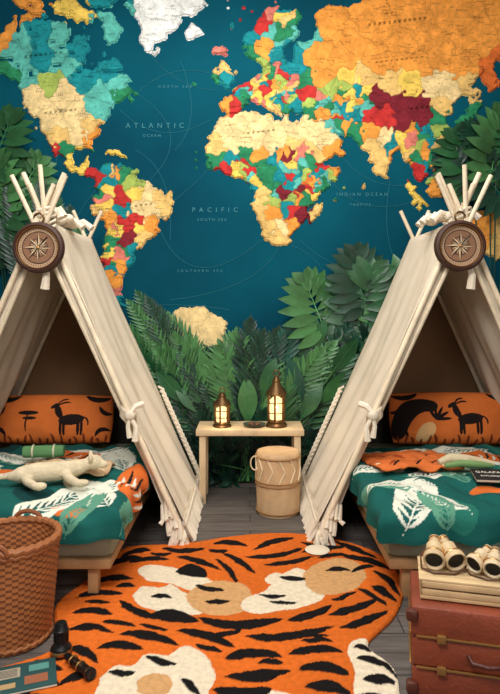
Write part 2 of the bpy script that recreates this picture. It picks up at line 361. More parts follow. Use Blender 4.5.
# ------------------------------------------------------------ tents
CAN=S(220,207,186); CAN2=S(204,188,164); POLE=S(232,214,184); TAS=S(236,224,202)
def tent(name,cx,seed):
    rr=random.Random(seed); HW=0.82; ZR=1.84; YF=3.46; YE=4.40
    e=bpy.data.objects.new(name,None); scn.collection.objects.link(e); e.location=(cx,3.93,0); e.empty_display_size=.2
    bpy.context.view_layer.update()
    def par(o):
        o.parent=e; o.matrix_parent_inverse=e.matrix_world.inverted()
    b=B()
    for sd in (-1,1):
        for (zc,yf,yt,top,w,r) in [(1.86,YF,YF-.01,2.13,HW,.016),(1.76,YF+.05,YF-.07,2.10,HW-.03,.014),(1.82,YE-.03,YE-.03,2.05,HW,.015)]:
            s=w/zc; 
            b.tube([(cx+sd*w,yf,0.0),(cx+sd*w*.5,(yf+yt)/2,zc*.5),(cx-sd*s*(top-zc),yt+(yf-yt)*(1-top/zc),top)],[r*1.1,r,r*.9],POLE,M_wood)
        b.tube([(cx+sd*(HW+.012),YF-.055,0.0),(cx+sd*.02,YF-.055,1.84),(cx-sd*.07,YF-.05,2.06)],[.017,.015,.013],POLE,M_wood)
    b.tube([(cx,YF-.14,ZR+.0),(cx,YE+.06,ZR)],.016,POLE,M_wood)
    b.tube([(cx+.03,YF-.05,ZR-.1),(cx+.005,YF-.09,2.16)],.013,POLE,M_wood)
    for k in range(5):
        a=k*.5
        pts=[(cx+.06*math.cos(t)*(1+.1*math.sin(3*t+k)),YF-.02+.055*math.sin(t),1.86+.018*(k-2)+.03*math.sin(t+a)) for t in [i*2*math.pi/16 for i in range(16)]]
        b.tube(pts,.009,S(226,214,192),M_wood,n=6,closed=True)
    par(b.build('poles'))
    b=B()
    for sd in (-1,1):
        P=[]; ns,nt=44,56; ph=rr.uniform(0,6)
        for i in range(ns+1):
            s=i/ns; row=[]
            for j in range(nt+1):
                t=j/nt
                sag=-0.05*math.sin(math.pi*s)*math.sin(math.pi*t)
                fold=(0.020*math.sin(t*15+ph+3.0*s)+0.011*math.sin(t*37+ph+1.5*s+math.sin(s*6)))*s+.008*math.sin(t*9+s*8+ph)
                off=sag+fold+.018
                nx,nz=.913*sd,.408
                row.append((cx+sd*HW*s+nx*off, YF-.02+t*(YE-YF+.02)-0.02*math.sin(math.pi*s)*(1-t), ZR*(1-s)+nz*off+.012*s))
            P.append(row)
        b.grid(P,CAN,M_canvas)
        P=[]; n=44
        for i in range(n+1):
            s=i/n; z=ZR*(1-s)
            tie=math.exp(-((z-.74)/.09)**2)
            w=(.055+.035*max(0,(.6-z)))*(1-.45*tie)
            row=[]
            for j in range(9):
                q=j/8; x=HW*s+.022-q*w
                x=max(x,0.0)
                row.append((cx+sd*x,YF-.025-.010*math.sin(q*7+s*6)-0.012*math.sin(q*math.pi)*(1-tie),z+.015))
            P.append(row)
        b.grid(P,CAN,M_canvas)
        tx=HW*(1-.74/ZR)
        for k in range(4):
            pts=[(cx+sd*(tx+.038*math.cos(a)),YF-.038+.038*math.sin(a),.74+.015*(k-1.5)-.03*math.cos(a)) for a in [i*2*math.pi/14 for i in range(14)]]
            b.tube(pts,.008,CAN2,M_canvas,n=7,closed=True)
        b.ell((cx+sd*(tx+.02),YF-.09,.75),(.028,.02,.028),CAN,M_canvas)
        b.tube([(cx+sd*(tx+.02),YF-.09,.75),(cx+sd*(tx+.055),YF-.095,.69),(cx+sd*(tx+.05),YF-.09,.61)],[.008,.010,.018],TAS,M_canvas,n=7)
        b.tube([(cx+sd*(tx+.02),YF-.09,.75),(cx+sd*(tx+.01),YF-.095,.69),(cx+sd*(tx+.02),YF-.09,.63)],[.008,.010,.016],TAS,M_canvas,n=7)
        b.tube([(cx+sd*(tx+.02),YF-.09,.76),(cx+sd*(tx+.05),YF-.08,.80),(cx+sd*(tx+.085),YF-.05,.81)],[.01,.014,.016],TAS,M_canvas,n=7)
        # tassel rope along the floor hem
        for k in range(26):
            t=k/25; y=YF+t*(YE-YF)-.0; L=rr.uniform(.07,.11)
            x0=cx+sd*(HW*.955+.024); z0=.11
            b.ell((x0,y,z0),(.014,.014,.016),TAS,M_canvas,n=8,k=6)
            b.tube([(x0,y,z0),(x0+sd*.022,y+rr.uniform(-.012,.012),z0*.6),(x0+sd*(.022+L*.32),y+rr.uniform(-.018,.018),.010)],[.006,.011,.014],TAS,M_canvas,n=6)
        b.tube([(cx+sd*(HW*.95+.022),YF+(YE-YF)*i/12,.118+.004*(i%2)) for i in range(13)],.009,CAN2,M_canvas,n=6)
        # fringe up the rear edge of the cloth
        for k in range(20):
            s=.60+.018*k
            x0=cx+sd*(HW*s+.02); z0=ZR*(1-s)+.03
            b.tube([(x0,YE,z0),(x0+sd*.03,YE+.012,z0-.02),(x0+sd*.045,YE+.014,max(.012,z0-.09))],[.006,.010,.013],TAS,M_canvas,n=6)
        # fringe down the front foot
        for k in range(12):
            s=.86+.0115*k
            x0=cx+sd*(HW*s+.02-.03*(k%3)); z0=max(.05,ZR*(1-s)+.02)
            b.tube([(x0,YF-.05,z0),(x0+sd*.008,YF-.065,z0*.6+.01),(x0+sd*rr.uniform(-.015,.02),YF-.075,max(.010,z0-.10))],[.006,.010,.012],TAS,M_canvas,n=6)
    b.add([(cx-.115,YF-.03,1.60),(cx+.115,YF-.03,1.60),(cx+.02,YF-.035,ZR+.02),(cx-.02,YF-.035,ZR+.02),(cx,YF-.045,1.58)],[[0,4,1,2,3]],CAN,M_canvas)
    par(b.build('canvas_sides',solid=.006))
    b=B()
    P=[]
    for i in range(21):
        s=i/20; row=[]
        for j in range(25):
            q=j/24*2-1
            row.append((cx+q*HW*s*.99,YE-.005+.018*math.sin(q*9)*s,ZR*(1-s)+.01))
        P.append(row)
    b.grid(P,S(128,96,68),M_canvas)  # back panel coloured darker brown than the sides, painting in the tent's interior shade
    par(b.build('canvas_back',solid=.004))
    b=B(); CR_=S(236,224,204)
    for k in range(9):
        a=rr.uniform(0,6.28); y=YF+.02+k*.055
        c0=(cx+rr.uniform(-.03,.04),y,ZR+.05+rr.uniform(-.01,.03))
        b.ell(c0,(.05,.035,.03),CR_,M_canvas,R=Matrix.Rotation(a,3,'Z'))
        b.tube([c0,(c0[0]+.07*math.cos(a),y,c0[2]+.02),(c0[0]+.13*math.cos(a),y-.01,c0[2]-.03)],[.014,.018,.024],CR_,M_canvas,n=7)
    b.tube([(cx+.03,YF-.08,1.62),(cx+.045,YF-.1,1.54),(cx+.035,YF-.1,1.46)],[.014,.02,.026],S(230,216,192),M_canvas,n=8)
    par(b.build('knotted_ties'))
tent('play_tent',-1.185,1)
tent('play_tent',1.20,2)

# ------------------------------------------------------------ compasses
def compass(x,z,y):
    b=B(); b.M=Matrix.Translation((x,y,z))@Matrix.Rotation(math.pi/2,4,'X')
    r=.142; DK=S(62,34,22); FC=S(140,100,72)
    b.lathe([(0,-.02),(r*.98,-.02),(r,-.012),(r,.012),(r*.97,.024),(r*.88,.03),(r*.81,.022),(r*.79,.008),(r*.79,.0)],(0,0,0),DK,M_wood,n=48)
    b.lathe([(r*.83,.024),(r*.81,.03),(r*.79,.024)],(0,0,0),S(180,135,80),M_gold,n=48)
    b.lathe([(0,.006),(r*.8,.006)],(0,0,0),S(196,160,124),M_paint,n=48)
    b.lathe([(0,.0068),(r*.62,.0068)],(0,0,0),FC,M_paint,n=48)
    b.lathe([(r*.60,.0075),(r*.64,.0075)],(0,0,0),S(60,36,26),M_paint,n=48)
    b.lathe([(r*.34,.0075),(r*.37,.0075)],(0,0,0),S(60,36,26),M_paint,n=48)
    for k in range(16):
        a=k*math.pi/8; L=r*(.60 if k%4==0 else .5 if k%2==0 else .34); w=.009 if k%2==0 else .005
        c,s=math.cos(a),math.sin(a); t=(c*L,s*L,.009)
        m1=(c*.03-s*w,s*.03+c*w,.009); m2=(c*.03+s*w,s*.03-c*w,.009)
        b.add([(0,0,.012),m1,t],[[0,1,2]],S(50,26,18),M_paint); b.add([(0,0,.012),t,m2],[[0,1,2]],S(214,186,146),M_paint)
    for k in range(48):
        a=k*math.pi/24; c,s=math.cos(a),math.sin(a)
        b.tube([(c*r*.67,s*r*.67,.008),(c*r*.75,s*r*.75,.008)],.0012,S(60,35,25),M_paint,n=4)
    b.tube([(-.05,-.06,.015),(.05,.06,.015)],[.001,.003],S(40,30,28),M_black,n=5)
    b.ell((0,0,.014),(.009,.009,.006),S(180,140,80),M_gold)
    pts=[(.028*math.cos(t),r+.02+.028*math.sin(t),0) for t in [i*2*math.pi/20 for i in range(20)]]
    b.tube(pts,.006,DK,M_brass,n=8,closed=True)
    for sd in (-1,1): b.tube([(sd*.01,r+.04,0),(sd*.02,r+.1,-.02)],.005,S(200,180,150),M_canvas,n=6)
    b.build('compass')
compass(-1.172,1.69,3.33); compass(1.165,1.70,3.33)

# ------------------------------------------------------------ beds
SAGE=S(150,158,138)
def bed(cx,seed,palette):
    rs=random.Random(seed)
    hw=.5; y0=2.79; y1=4.30
    b=B(); WD=S(176,136,92)
    b.box((cx,(y0+y1)/2,.165),(2*hw-.02,y1-y0-.02,.05),WD,M_wood,bev=.01)
    for sx in (-1,1):
        for yy in (y0+.06,y1-.08): b.box((cx+sx*(hw-.10),yy,.07),(.05,.05,.14),WD,M_wood,bev=.006)
    b.box((cx,y1+.0,.40),(2*hw-.14,.04,.52),S(38,30,26),M_wood,bev=.012)
    ob=b.build('bed')
    b=B(); b.box((cx,(y0+y1)/2,.285),(2*hw,y1-y0-.03,.20),SAGE,M_cloth,bev=.045)
    b.build('mattress',parent=ob)
    ov=.13; ovf=.15; L=1.16; stp=.0055
    us=np.arange(-ov,2*hw+ov+1e-6,stp); vv=np.arange(-ovf,L+1e-6,stp)
    Ug,Vg=np.meshgrid(us,vv,indexing='xy')
    au=np.maximum(-Ug,Ug-2*hw); av=-Vg; r=.055
    def F(a):
        a=np.maximum(a,0); g=np.minimum(a/r,math.pi/2); return r*np.sin(g), r*(1-np.cos(g))+np.maximum(0,a-r*math.pi/2)
    ox,dx=F(au); oy,dy=F(av)
    drop=np.maximum(dx,dy)
    sx=np.where(Ug<hw,-1,1)
    X=cx-hw+np.clip(Ug,0,2*hw)+sx*ox*np.where(au>0,1,0)
    Yy=y0+np.maximum(Vg,0)-np.where(av>0,oy,0)
    fr=np.clip(drop/.1,0,1)
    wr=vnoise(Ug*100,Vg*100,22,seed)*.035+vnoise(Ug*100,Vg*100+Ug*60,9,seed+1)*.03+vnoise(Ug*100,Vg*100,4,seed+2)*.009
    Z=.405+wr*(1-.6*fr)-drop
    X=X+sx*np.where(au>0,1,0)*fr*.018*np.sin(Vg*26+seed)
    Yy=Yy-np.where(av>0,1,0)*fr*.018*(1+np.sin(Ug*24+seed))
    Z=Z+fr*.012*np.sin(Ug*17+Vg*13)
    BASE=S(20,88,82)
    pt=Paint(Ug+.03*(vnoise(Ug*100,Vg*100,20,4)-.5),Vg,BASE)
    WH=S(222,224,208); MID=S(92,150,126); DKG=S(10,56,56); ORG=S(214,108,46); BK=S(26,24,24)
    for k in range(9):
        pt.ell(rs.uniform(0,1),rs.uniform(-.1,1.2),rs.uniform(.08,.18),rs.uniform(.04,.12),DKG if k%2 else S(36,112,98),rs.uniform(0,3))
    def blob(u,v,rx,ry): pt.smooth([(u-rx,v),(u-rx*.6,v+ry),(u+rx*.5,v+ry*.8),(u+rx,v+ry*.1),(u+rx*.6,v-ry),(u-rx*.3,v-ry*.8)],ORG)
    for p in palette: blob(*p)
    def leaf(u,v,a,Ln,col,w):
        tip=(u+Ln*math.cos(a),v+Ln*math.sin(a)); bow=(.06*math.sin(a),-.06*math.cos(a))
        mid_=((u+tip[0])/2+bow[0],(v+tip[1])/2+bow[1])
        pt.stroke((u,v),mid_,tip,.010,col)
        for i in range(1,12):
            t=i/12; c=((1-t)**2*u+2*t*(1-t)*mid_[0]+t*t*tip[0],(1-t)**2*v+2*t*(1-t)*mid_[1]+t*t*tip[1]); l=Ln*.55*math.sin(math.pi*(.15+.8*t))
            for sd in (-1,1):
                g=a+sd*(1.0-.35*t); m=(c[0]+l*.5*math.cos(g),c[1]+l*.5*math.sin(g)); e_=(c[0]+l*math.cos(g-sd*.5),c[1]+l*math.sin(g-sd*.5))
                pt.stroke(c,m,e_,w*.72,col)
    for (u,v,a,Ln,col,w) in [(.05,-.12,1.2,.46,WH,.03),(.38,-.05,2.3,.38,WH,.028),(.55,-.14,1.0,.5,WH,.03),(.98,.0,2.2,.45,WH,.03),(.2,.45,.5,.40,WH,.028),(.7,.5,2.6,.4,MID,.03),(.92,.55,1.9,.42,WH,.028),(.1,.7,.9,.4,MID,.03),(.5,.8,.3,.4,WH,.028),(.2,.22,3.0,.3,MID,.024),(.75,.25,.4,.32,WH,.024),(1.08,-.1,1.6,.3,MID,.03),(.0,1.0,-.4,.4,WH,.026),(.9,1.05,3.4,.4,WH,.03),(.5,.3,1.8,.3,MID,.022),(.35,1.1,-1.2,.35,WH,.024),(.25,-.13,1.7,.3,MID,.024),(.8,-.13,1.4,.28,MID,.024),(-.08,.25,.4,.34,WH,.026),(-.1,.6,.1,.3,WH,.024)]:
        leaf(u,v,a,Ln,col,w)
    for p in palette[:2]:
        blob(*p); (u,v,rx,ry)=p
        for k in range(7):
            pt.stroke((u-rx*.7+k*rx*.22,v-ry*.5),(u-rx*.45+k*rx*.2,v),(u-rx*.7+k*rx*.25,v+ry*(.3+.3*(k%2))),.018,BK if k%2 else WH)
    gridmesh('duvet',np.stack([X,Yy,Z],-1),pt.C,M_cloth,parent=ob)
    return ob
bed(-1.14,11,[(1.03,.40,.13,.28),(.5,.95,.22,.10),(.80,.0,.10,.06),(.3,.55,.1,.06)])
bed(1.14,23,[(.25,.80,.24,.12),(.80,.9,.18,.1),(.55,.22,.09,.06)])

def pillow(cx,cy,cz,w,h,tilt,seed):
    n=130; us=np.linspace(-1,1,n*2); vs2=np.linspace(-1,1,n)
    U2,V2=np.meshgrid(us,vs2,indexing='xy')
    th=.085*(np.clip(1-np.abs(U2)**3.2,0,1)*np.clip(1-np.abs(V2)**3.0,0,1))**.55
    X=U2*w/2*(1-.05*V2**2*np.abs(U2)**2); Z=V2*h/2*(1-.07*U2**2*np.abs(V2)**2)
    th=th+.012*vnoise(U2*50,V2*30,9,seed)*np.clip((1-np.abs(U2))*6,0,1)
    ORG=S(212,112,50); BK=S(30,22,20)
    pt=Paint(U2*w/2,V2*h/2,ORG)
    hh=h/2; ww=w/2
    if seed==1:
        pt.stroke((-.16,-.09),(-.17,-.02),(-.15,.03),.012,BK,pw=.2); pt.ell(-.15,.035,.07,.014,BK); pt.ell(-.14,.0,.05,.01,BK)
        bx=.14
    else:
        pt.smooth([(-.42,-.05),(-.36,.10),(-.22,.13),(-.10,.10),(-.12,.03),(-.22,.04),(-.30,-.04),(-.34,-.14),(-.42,-.16)],BK)
        pt.smooth([(-.28,-.16),(-.24,-.06),(-.16,-.02),(-.12,-.07),(-.18,-.16)],S(222,176,120))
        for k in range(5):
            a=.3+k*.5; pt.stroke((-.12,-.02),(-.12+.05*math.cos(a),-.02+.05*math.sin(a)),(-.12+.10*math.cos(a-.2),-.02+.10*math.sin(a-.2)),.022,BK)
        bx=.1
    pt.ell(bx,-.01,.085,.036,BK,.1)
    for lx in (-.065,-.045,.045,.066): pt.stroke((bx+lx,.0),(bx+lx*1.1,-.06),(bx+lx*1.0,-.115),.02,BK,pw=.25)
    pt.stroke((bx-.06,.0),(bx-.10,.04),(bx-.095,.085),.045,BK,pw=.35); pt.ell(bx-.115,.08,.032,.014,BK,.5)
    pt.stroke((bx-.1,.08),(bx-.08,.13),(bx-.03,.125),.012,BK,pw=.3); pt.stroke((bx-.095,.08),(bx-.05,.115),(bx-.01,.1),.012,BK,pw=.3)
    pt.stroke((bx+.07,.01),(bx+.12,.0),(bx+.11,-.05),.012,BK,pw=.3)
    for k in range(16):
        x=-ww+.03+k*(w-.06)/15; pt.stroke((x,-hh+.0),(x+.01,-hh+.03),(x+.02*math.sin(k*2.1),-hh+.05+.02*math.sin(k*1.7)),.018,S(120,50,24))
    for sd in (-1,1):
        pt.stroke((sd*ww,hh*.9),(sd*ww*.75,hh*.6),(sd*ww*.55,hh*.95),.04,BK); pt.stroke((sd*ww,hh*.2),(sd*ww*.85,hh*.1),(sd*ww*.8,hh*.5),.03,BK)
        pt.stroke((sd*ww,-hh*.5),(sd*ww*.8,-hh*.3),(sd*ww*.75,-hh*.75),.03,BK)
    ct,stt=math.cos(tilt),math.sin(tilt)
    def place(X,Yl,Z):
        return np.stack([cx+X,cy+Yl*ct+Z*stt,cz-Yl*stt+Z*ct],-1)
    front=place(X,-th,Z); back=place(X,th,Z)
    P=np.concatenate([front,back[::-1]],0); C=np.concatenate([pt.C,np.broadcast_to(np.array(ORG),pt.C.shape)[::-1]],0)
    gridmesh('pillow',P,C,M_cloth)
pillow(-1.33,4.08,.590,.80,.33,.28,1)
pillow(1.36,4.06,.600,.84,.35,.28,2)

# ------------------------------------------------------------ rug
def FL(p):
    d=840.0/(p[1]-300.0); return ((p[0]-250)*d/600.0,d)
out=[(112,557),(128,548),(158,547),(195,545),(232,538),(285,534),(330,540),(362,548),(388,560),(402,578),(405,598),(396,620),(378,636),(366,648),(376,657),(394,668),(402,690),(398,740),(360,790),(250,810),(120,800),(20,780),(-30,740),(-45,700),(-20,676),(25,664),(54,654),(60,640),(52,622),(55,605),(76,590),(98,574)]
outf=chaikin([FL(p) for p in out],3)
st2=.004
gx=np.arange(-1.2,.85,st2); gy=np.arange(1.5,3.7,st2)
GX,GY=np.meshgrid(gx,gy,indexing='xy')
jx=GX+.014*(vnoise(GX*100,GY*100,5,41)-.5)+.006*(vnoise(GX*100,GY*100,2,48)-.5); jy=GY+.014*(vnoise(GX*100,GY*100,5,42)-.5)+.006*(vnoise(GX*100,GY*100,2,49)-.5)
ORG=S(226,112,40); BK=S(26,24,24); CR=S(240,224,196); TAN=S(216,166,112)
rp=Paint(jx,jy,ORG)
big=vnoise(GX*100,GY*100,30,43)[...,None]; rp.C=rp.C*(.86+.26*big)
rp.T=FL
def rs_(pts,col): rp.poly(chaikin(pts,2),col)
rs_([(136,573),(150,567),(176,571),(194,577),(216,585),(216,596),(190,596),(176,588),(158,585),(144,584)],CR)
rs_([(130,602),(142,588),(160,592),(172,586),(188,600),(206,606),(204,620),(176,617),(148,614)],CR)
rs_([(182,598),(204,587),(226,583),(248,589),(256,602),(244,616),(222,621),(196,616)],TAN)
rs_([(240,604),(262,596),(276,584),(292,570),(310,574),(302,588),(322,592),(326,604),(293,613),(262,618),(242,616)],CR)
rs_([(300,582),(312,567),(338,560),(360,566),(368,580),(358,592),(336,598),(314,599)],TAN)
rs_([(262,582),(274,575),(288,579),(280,588),(268,588)],CR)
rs_([(94,694),(112,668),(132,672),(146,656),(166,662),(182,648),(204,656),(220,680),(206,704),(230,730),(150,760),(90,730)],CR)
rs_([(134,686),(150,676),(168,680),(174,692),(160,704),(140,700)],TAN)
rs_([(344,650),(362,640),(376,652),(396,666),(404,690),(400,740),(370,740),(352,700),(356,674)],CR)
rs_([(-45,690),(-10,672),(14,676),(10,700),(-20,720)],CR)
rs_([(236,700),(270,692),(300,700),(296,730),(250,730)],CR)
ST=[(160,551,185,557,206,551,5),(212,547,230,543,248,549,5),(252,553,272,543,294,541,5),(244,560,275,562,304,551,5),(262,568,288,568,316,559,5),(300,545,325,553,347,549,5),(334,544,356,552,378,562,5),(342,560,368,560,392,574,6),(372,574,392,582,400,600,6),(106,571,120,561,142,560,6),(92,588,112,577,134,582,6),(74,602,98,592,124,598,6),(72,617,94,610,114,619,7),(118,604,132,616,160,622,8),(68,634,90,627,114,636,7),(128,566,148,560,170,563,5),(176,560,198,562,222,574,6),(222,556,240,563,256,577,6),(216,562,234,574,236,586,6),(176,576,192,569,208,581,13),(150,621,172,616,198,626,13),(196,622,236,636,284,622,10),(286,624,310,622,332,608,8),(326,618,352,616,378,602,8),(338,632,362,628,388,614,8),(244,640,288,646,334,630,9),(176,634,206,636,236,652,9),(118,638,148,636,178,650,9),(96,654,116,644,144,654,8),(66,654,84,650,98,668,9),(222,664,250,652,284,662,10),(288,658,314,650,344,656,9),(226,680,256,684,290,674,12),(298,674,324,666,350,680,11),(214,694,244,704,274,692,14),(304,692,330,686,352,702,12),(20,672,42,666,64,674,9),(14,688,40,678,62,690,12),(60,690,78,676,96,680,9),(318,562,330,556,350,559,4),(370,590,384,592,396,606,7),(356,592,372,596,388,610,5),(136,590,124,586,116,590,5),(196,588,206,594,224,594,5),(258,598,270,602,288,598,4),(330,604,342,602,356,594,5),(120,560,138,551,152,553,5),(356,662,372,660,384,672,8),(362,684,380,680,396,690,10),(376,664,388,668,398,684,6),(352,652,362,648,372,656,5),(350,706,370,700,396,712,14),(146,660,160,668,178,668,7),(108,676,120,680,134,676,7),(182,684,194,690,200,702,9),(10,700,40,710,80,706,14),(280,580,292,584,306,582,5),(324,574,338,570,350,574,4),(204,604,214,608,230,604,5),(20,730,70,724,120,736,18),(150,740,200,752,250,742,18),(270,744,320,736,370,752,18),(60,760,130,766,180,780,20),(230,776,290,770,340,776,20),(150,600,162,598,172,602,5),(270,604,282,608,296,606,4),
(100,626,120,624,138,630,5),(140,628,150,632,168,634,5),(290,636,310,640,330,640,5),(300,646,318,642,334,646,5),(210,640,226,640,240,634,5),(84,606,98,604,110,606,4),(150,556,160,560,172,556,4),(208,552,218,556,228,553,4),(300,556,316,550,332,553,4),(350,576,362,568,376,570,4),(196,648,206,654,222,656,6),(258,668,272,664,284,668,6)]
for s in ST: rp.stroke((s[0],s[1]),(s[2],s[3]),(s[4],s[5]),s[6],BK)
m=inpoly(GX,GY,outf); e1=~dil(~m,1); e2=~dil(~m,3)
# carved channels where colours meet
lumr=rp.C.sum(-1); ed=np.zeros(m.shape,bool); ed[:-1]|=np.abs(lumr[:-1]-lumr[1:])>.3; ed[:,:-1]|=np.abs(lumr[:,:-1]-lumr[:,1:])>.3
ZR_=np.where(e2,.018,np.where(e1,.012,.001))+.003*vnoise(GX*100,GY*100,1.3,44)*e1-.005*(ed&e2)
gridmesh('tiger_rug',np.stack([GX,GY,ZR_],-1),rp.C,M_rug,mask=m)

# ------------------------------------------------------------ bench, lanterns, drum
BT=.515
b=B(); BW=S(206,180,142)
b.box((-.0,4.24,BT-.022),(.74,.30,.044),BW,M_wood,bev=.006)
for sx in (-1,1):
    for yy in (4.13,4.35): b.box((sx*.325,yy,(BT-.044)/2),(.045,.045,BT-.044),BW,M_wood,bev=.004)
    b.box((sx*.325,4.24,BT-.075),(.03,.2,.05),BW,M_wood,bev=.003)
b.box((0,4.35,BT-.07),(.62,.02,.05),BW,M_wood,bev=.003)
b.build('bench')
def lantern(x,y,z,w,h):
    b=B(); r=w/2; c=(x,y,z); DB=S(110,74,40)
    b.lathe([(0,0),(r*.95,0),(r,h*.02),(r*.95,h*.05),(r*.8,h*.07),(r*.86,h*.10),(r*.8,h*.13),(0,h*.13)],c,DB,M_brass,n=24)
    b.lathe([(r*.62,h*.13),(r*.66,h*.3),(r*.62,h*.56)],c,(1,1,1),M_glass,n=24)
    b.lathe([(0,h*.13),(r*.42,h*.13),(r*.44,h*.16),(r*.42,h*.46),(r*.2,h*.52),(0,h*.54)],c,(1,1,1),M_glow,n=16)
    for k in range(6):
        a=k*math.pi/3+.3; b.tube([(x+r*.78*math.cos(a),y+r*.78*math.sin(a),z+h*.1),(x+r*.78*math.cos(a),y+r*.78*math.sin(a),z+h*.6)],r*.11,DB,M_brass,n=6)
    for zz in (.25,.42):
        b.tube([(x+r*.8*math.cos(a),y+r*.8*math.sin(a),z+h*zz) for a in [i*2*math.pi/20 for i in range(20)]],r*.05,DB,M_brass,n=5,closed=True)
    b.lathe([(0,h*.56),(r*.9,h*.56),(r*1.0,h*.58),(r*.92,h*.61),(r*.72,h*.67),(r*.45,h*.73),(r*.36,h*.78),(r*.42,h*.80),(r*.3,h*.84),(r*.12,h*.88),(0,h*.89)],c,DB,M_brass,n=24)
    b.tube([(x+r*.28*math.cos(a),y,z+h*.93+r*.28*math.sin(a)) for a in [i*2*math.pi/16 for i in range(16)]],r*.06,DB,M_brass,n=6,closed=True)
    b.build('lantern')
    l=bpy.data.lights.new('candle_light','POINT'); l.energy=.9; l.color=(1,.7,.4); l.shadow_soft_size=.03
    o=bpy.data.objects.new('candle_light',l); o.location=(x,y-.12,z+h*.35); scn.collection.objects.link(o)
lantern(-.195,4.20,BT,.132,.27); lantern(.185,4.20,BT,.150,.40)
b=B(); b.lathe([(0,0),(.05,0),(.075,.012),(.08,.02),(.074,.018),(.045,.008),(0,.007)],(0.03,4.2,BT),S(60,70,60),M_wood,n=28)
for k in range(6): b.ell((.03+.03*math.cos(k*1.05),4.2+.03*math.sin(k*1.05),BT+.018),(.014,.014,.012),S(90,60,36),M_wood,n=10,k=6)
b.build('trinket_dish')
b=B(); r=.145; x,y=.185,3.97
DC=S(204,170,128)
pf=[(0,0),(r*.93,0),(r*.95,.01),(r*.97,.06),(r,.2),(r*.99,.34),(r*.98,.395),(r*.95,.402),(r*.90,.398),(0,.392)]
b.lathe(pf,(x,y,0),DC,M_wood,n=60,disp=lambda i,j:(-.004 if j%5==0 else .001) if 1<i<7 else 0)
for z,rr_,cc in ((.025,.975,S(150,112,72)),(.20,1.01,S(150,112,72)),(.222,1.01,S(166,126,84)),(.375,1.0,S(160,120,78))):
    b.tube([(x+r*rr_*math.cos(a),y+r*rr_*math.sin(a),z) for a in [i*2*math.pi/40 for i in range(40)]],.0075,cc,M_wood,n=8,closed=True)
for k in range(12):
    a=k*math.pi/6; a2=a+math.pi/12
    b.tube([(x+r*1.02*math.cos(a),y+r*1.02*math.sin(a),.222),(x+r*1.03*math.cos(a2),y+r*1.03*math.sin(a2),.30),(x+r*1.02*math.cos(a),y+r*1.02*math.sin(a),.375)],.004,S(240,224,190),M_wood,n=5)
b.tube([(x-r-.008+.028*math.cos(a),y-.05,.335+.045*math.sin(a)) for a in [i*2*math.pi/20 for i in range(20)]],.0045,S(222,200,164),M_wood,n=7,closed=True)
b.build('wooden_drum')
b=B(); b.lathe([(0,0),(.06,0),(.068,.006),(.05,.014),(0,.016)],(.37,3.30,.0),S(228,214,190),M_canvas,n=24)
b.v=[(v[0],v[1]-.0,v[2]+.021) for v in b.v]; b.build('woven_coaster')

# ------------------------------------------------------------ basket
b=B(); cx_,cy_=-.995,2.50; nn=96; rows=32; HB=.41
def prof(t): return .158+.036*t
pr=[(0,.0),(.153,.0)]
for i in range(rows+1): t=i/rows; pr.append((prof(t),.005+HB*t))
for i in range(rows,-1,-1): t=i/rows; pr.append((prof(t)-.014,.012+(HB-.01)*t))
pr.append((0,.012))
b.lathe(pr,(cx_,cy_,0),S(168,96,48),M_wood,n=nn,disp=lambda i,j:(.0045*math.sin(j*2*math.pi/nn*24)*(1 if i%2 else -1)) if 1<i<rows+3 else 0)
for k,f in enumerate(b.f):
    i=k//nn; j=k%nn
    s=((j//2)+(i))%2
    b.c[k]=S(182,114,64) if s else S(122,70,38)
for zz,dr,rad in ((HB+.007,.0,.016),(HB-.012,.004,.010),(.02,.004,.010)):
    b.tube([(cx_+(prof(zz/HB)+dr-.006)*math.cos(a),cy_+(prof(zz/HB)+dr-.006)*math.sin(a),zz+.004*math.sin(a*30)) for a in [i*2*math.pi/90 for i in range(90)]],rad,S(158,96,52),M_wood,n=8,closed=True)
for sd in (-1,1):
    b.tube([(cx_+.06*math.cos(t)*1.0,cy_+sd*.19,HB+.045*math.sin(t)) for t in [i*math.pi/12 for i in range(13)]],.010,S(140,78,40),M_wood,n=8)
b.build('wicker_basket')

# ------------------------------------------------------------ leather trunk + crate + binoculars
b=B(); base=Matrix.Translation((.575,2.13,0))@Matrix.Rotation(-.245,4,'Z'); b.M=base
LT=S(132,60,36); LD=S(84,36,22); w,dp,hh=.50,.30,.315
b.box((w/2,dp/2,.05),(w,dp,.10),LT,M_leather,bev=.010)
b.box((w/2,dp/2,.155),(w,dp,.102),LT,M_leather,bev=.010)
b.box((w/2,dp/2,.262),(w+.006,dp+.006,.106),LT,M_leather,bev=.014)
b.box((w/2,dp/2,.205),(w-.006,dp-.006,.02),LD,M_leather,bev=.002)
for z in (.213,.104):
    b.box((w/2,-.004,z),(w-.03,.008,.008),S(190,140,80),M_gold,bev=.002)
    b.box((-.004,dp/2,z),(.008,dp-.03,.008),S(190,140,80),M_gold,bev=.002)
for sx in (.0,w):
    for z in (.03,.285): b.box((sx,.0,z),(.042,.042,.042),LD,M_leather,bev=.012)
for sx in (.10,.40):
    for z in (.213,.104): b.box((sx,-.008,z),(.032,.016,.03),S(190,140,80),M_gold,bev=.004)
b.tube([(.19,-.004,.165),(.20,-.03,.155),(.25,-.035,.15),(.30,-.03,.155),(.31,-.004,.165)],.008,LD,M_leather,n=8)
b.build('leather_trunk')
b=B(); b.M=base@Matrix.Translation((.03,.05,.3205)); CW=S(206,172,126)
cw,cd=.29,.20
b.box((cw/2,cd/2,.006),(cw,cd,.012),CW,M_wood,bev=.002)
for z in (.024,.052):
    for yy in (0.005,cd-.005): b.box((cw/2,yy,z),(cw,.01,.022),CW,M_wood,bev=.003)
    for xx in (.005,cw-.005): b.box((xx,cd/2,z),(.01,cd,.022),CW,M_wood,bev=.003)
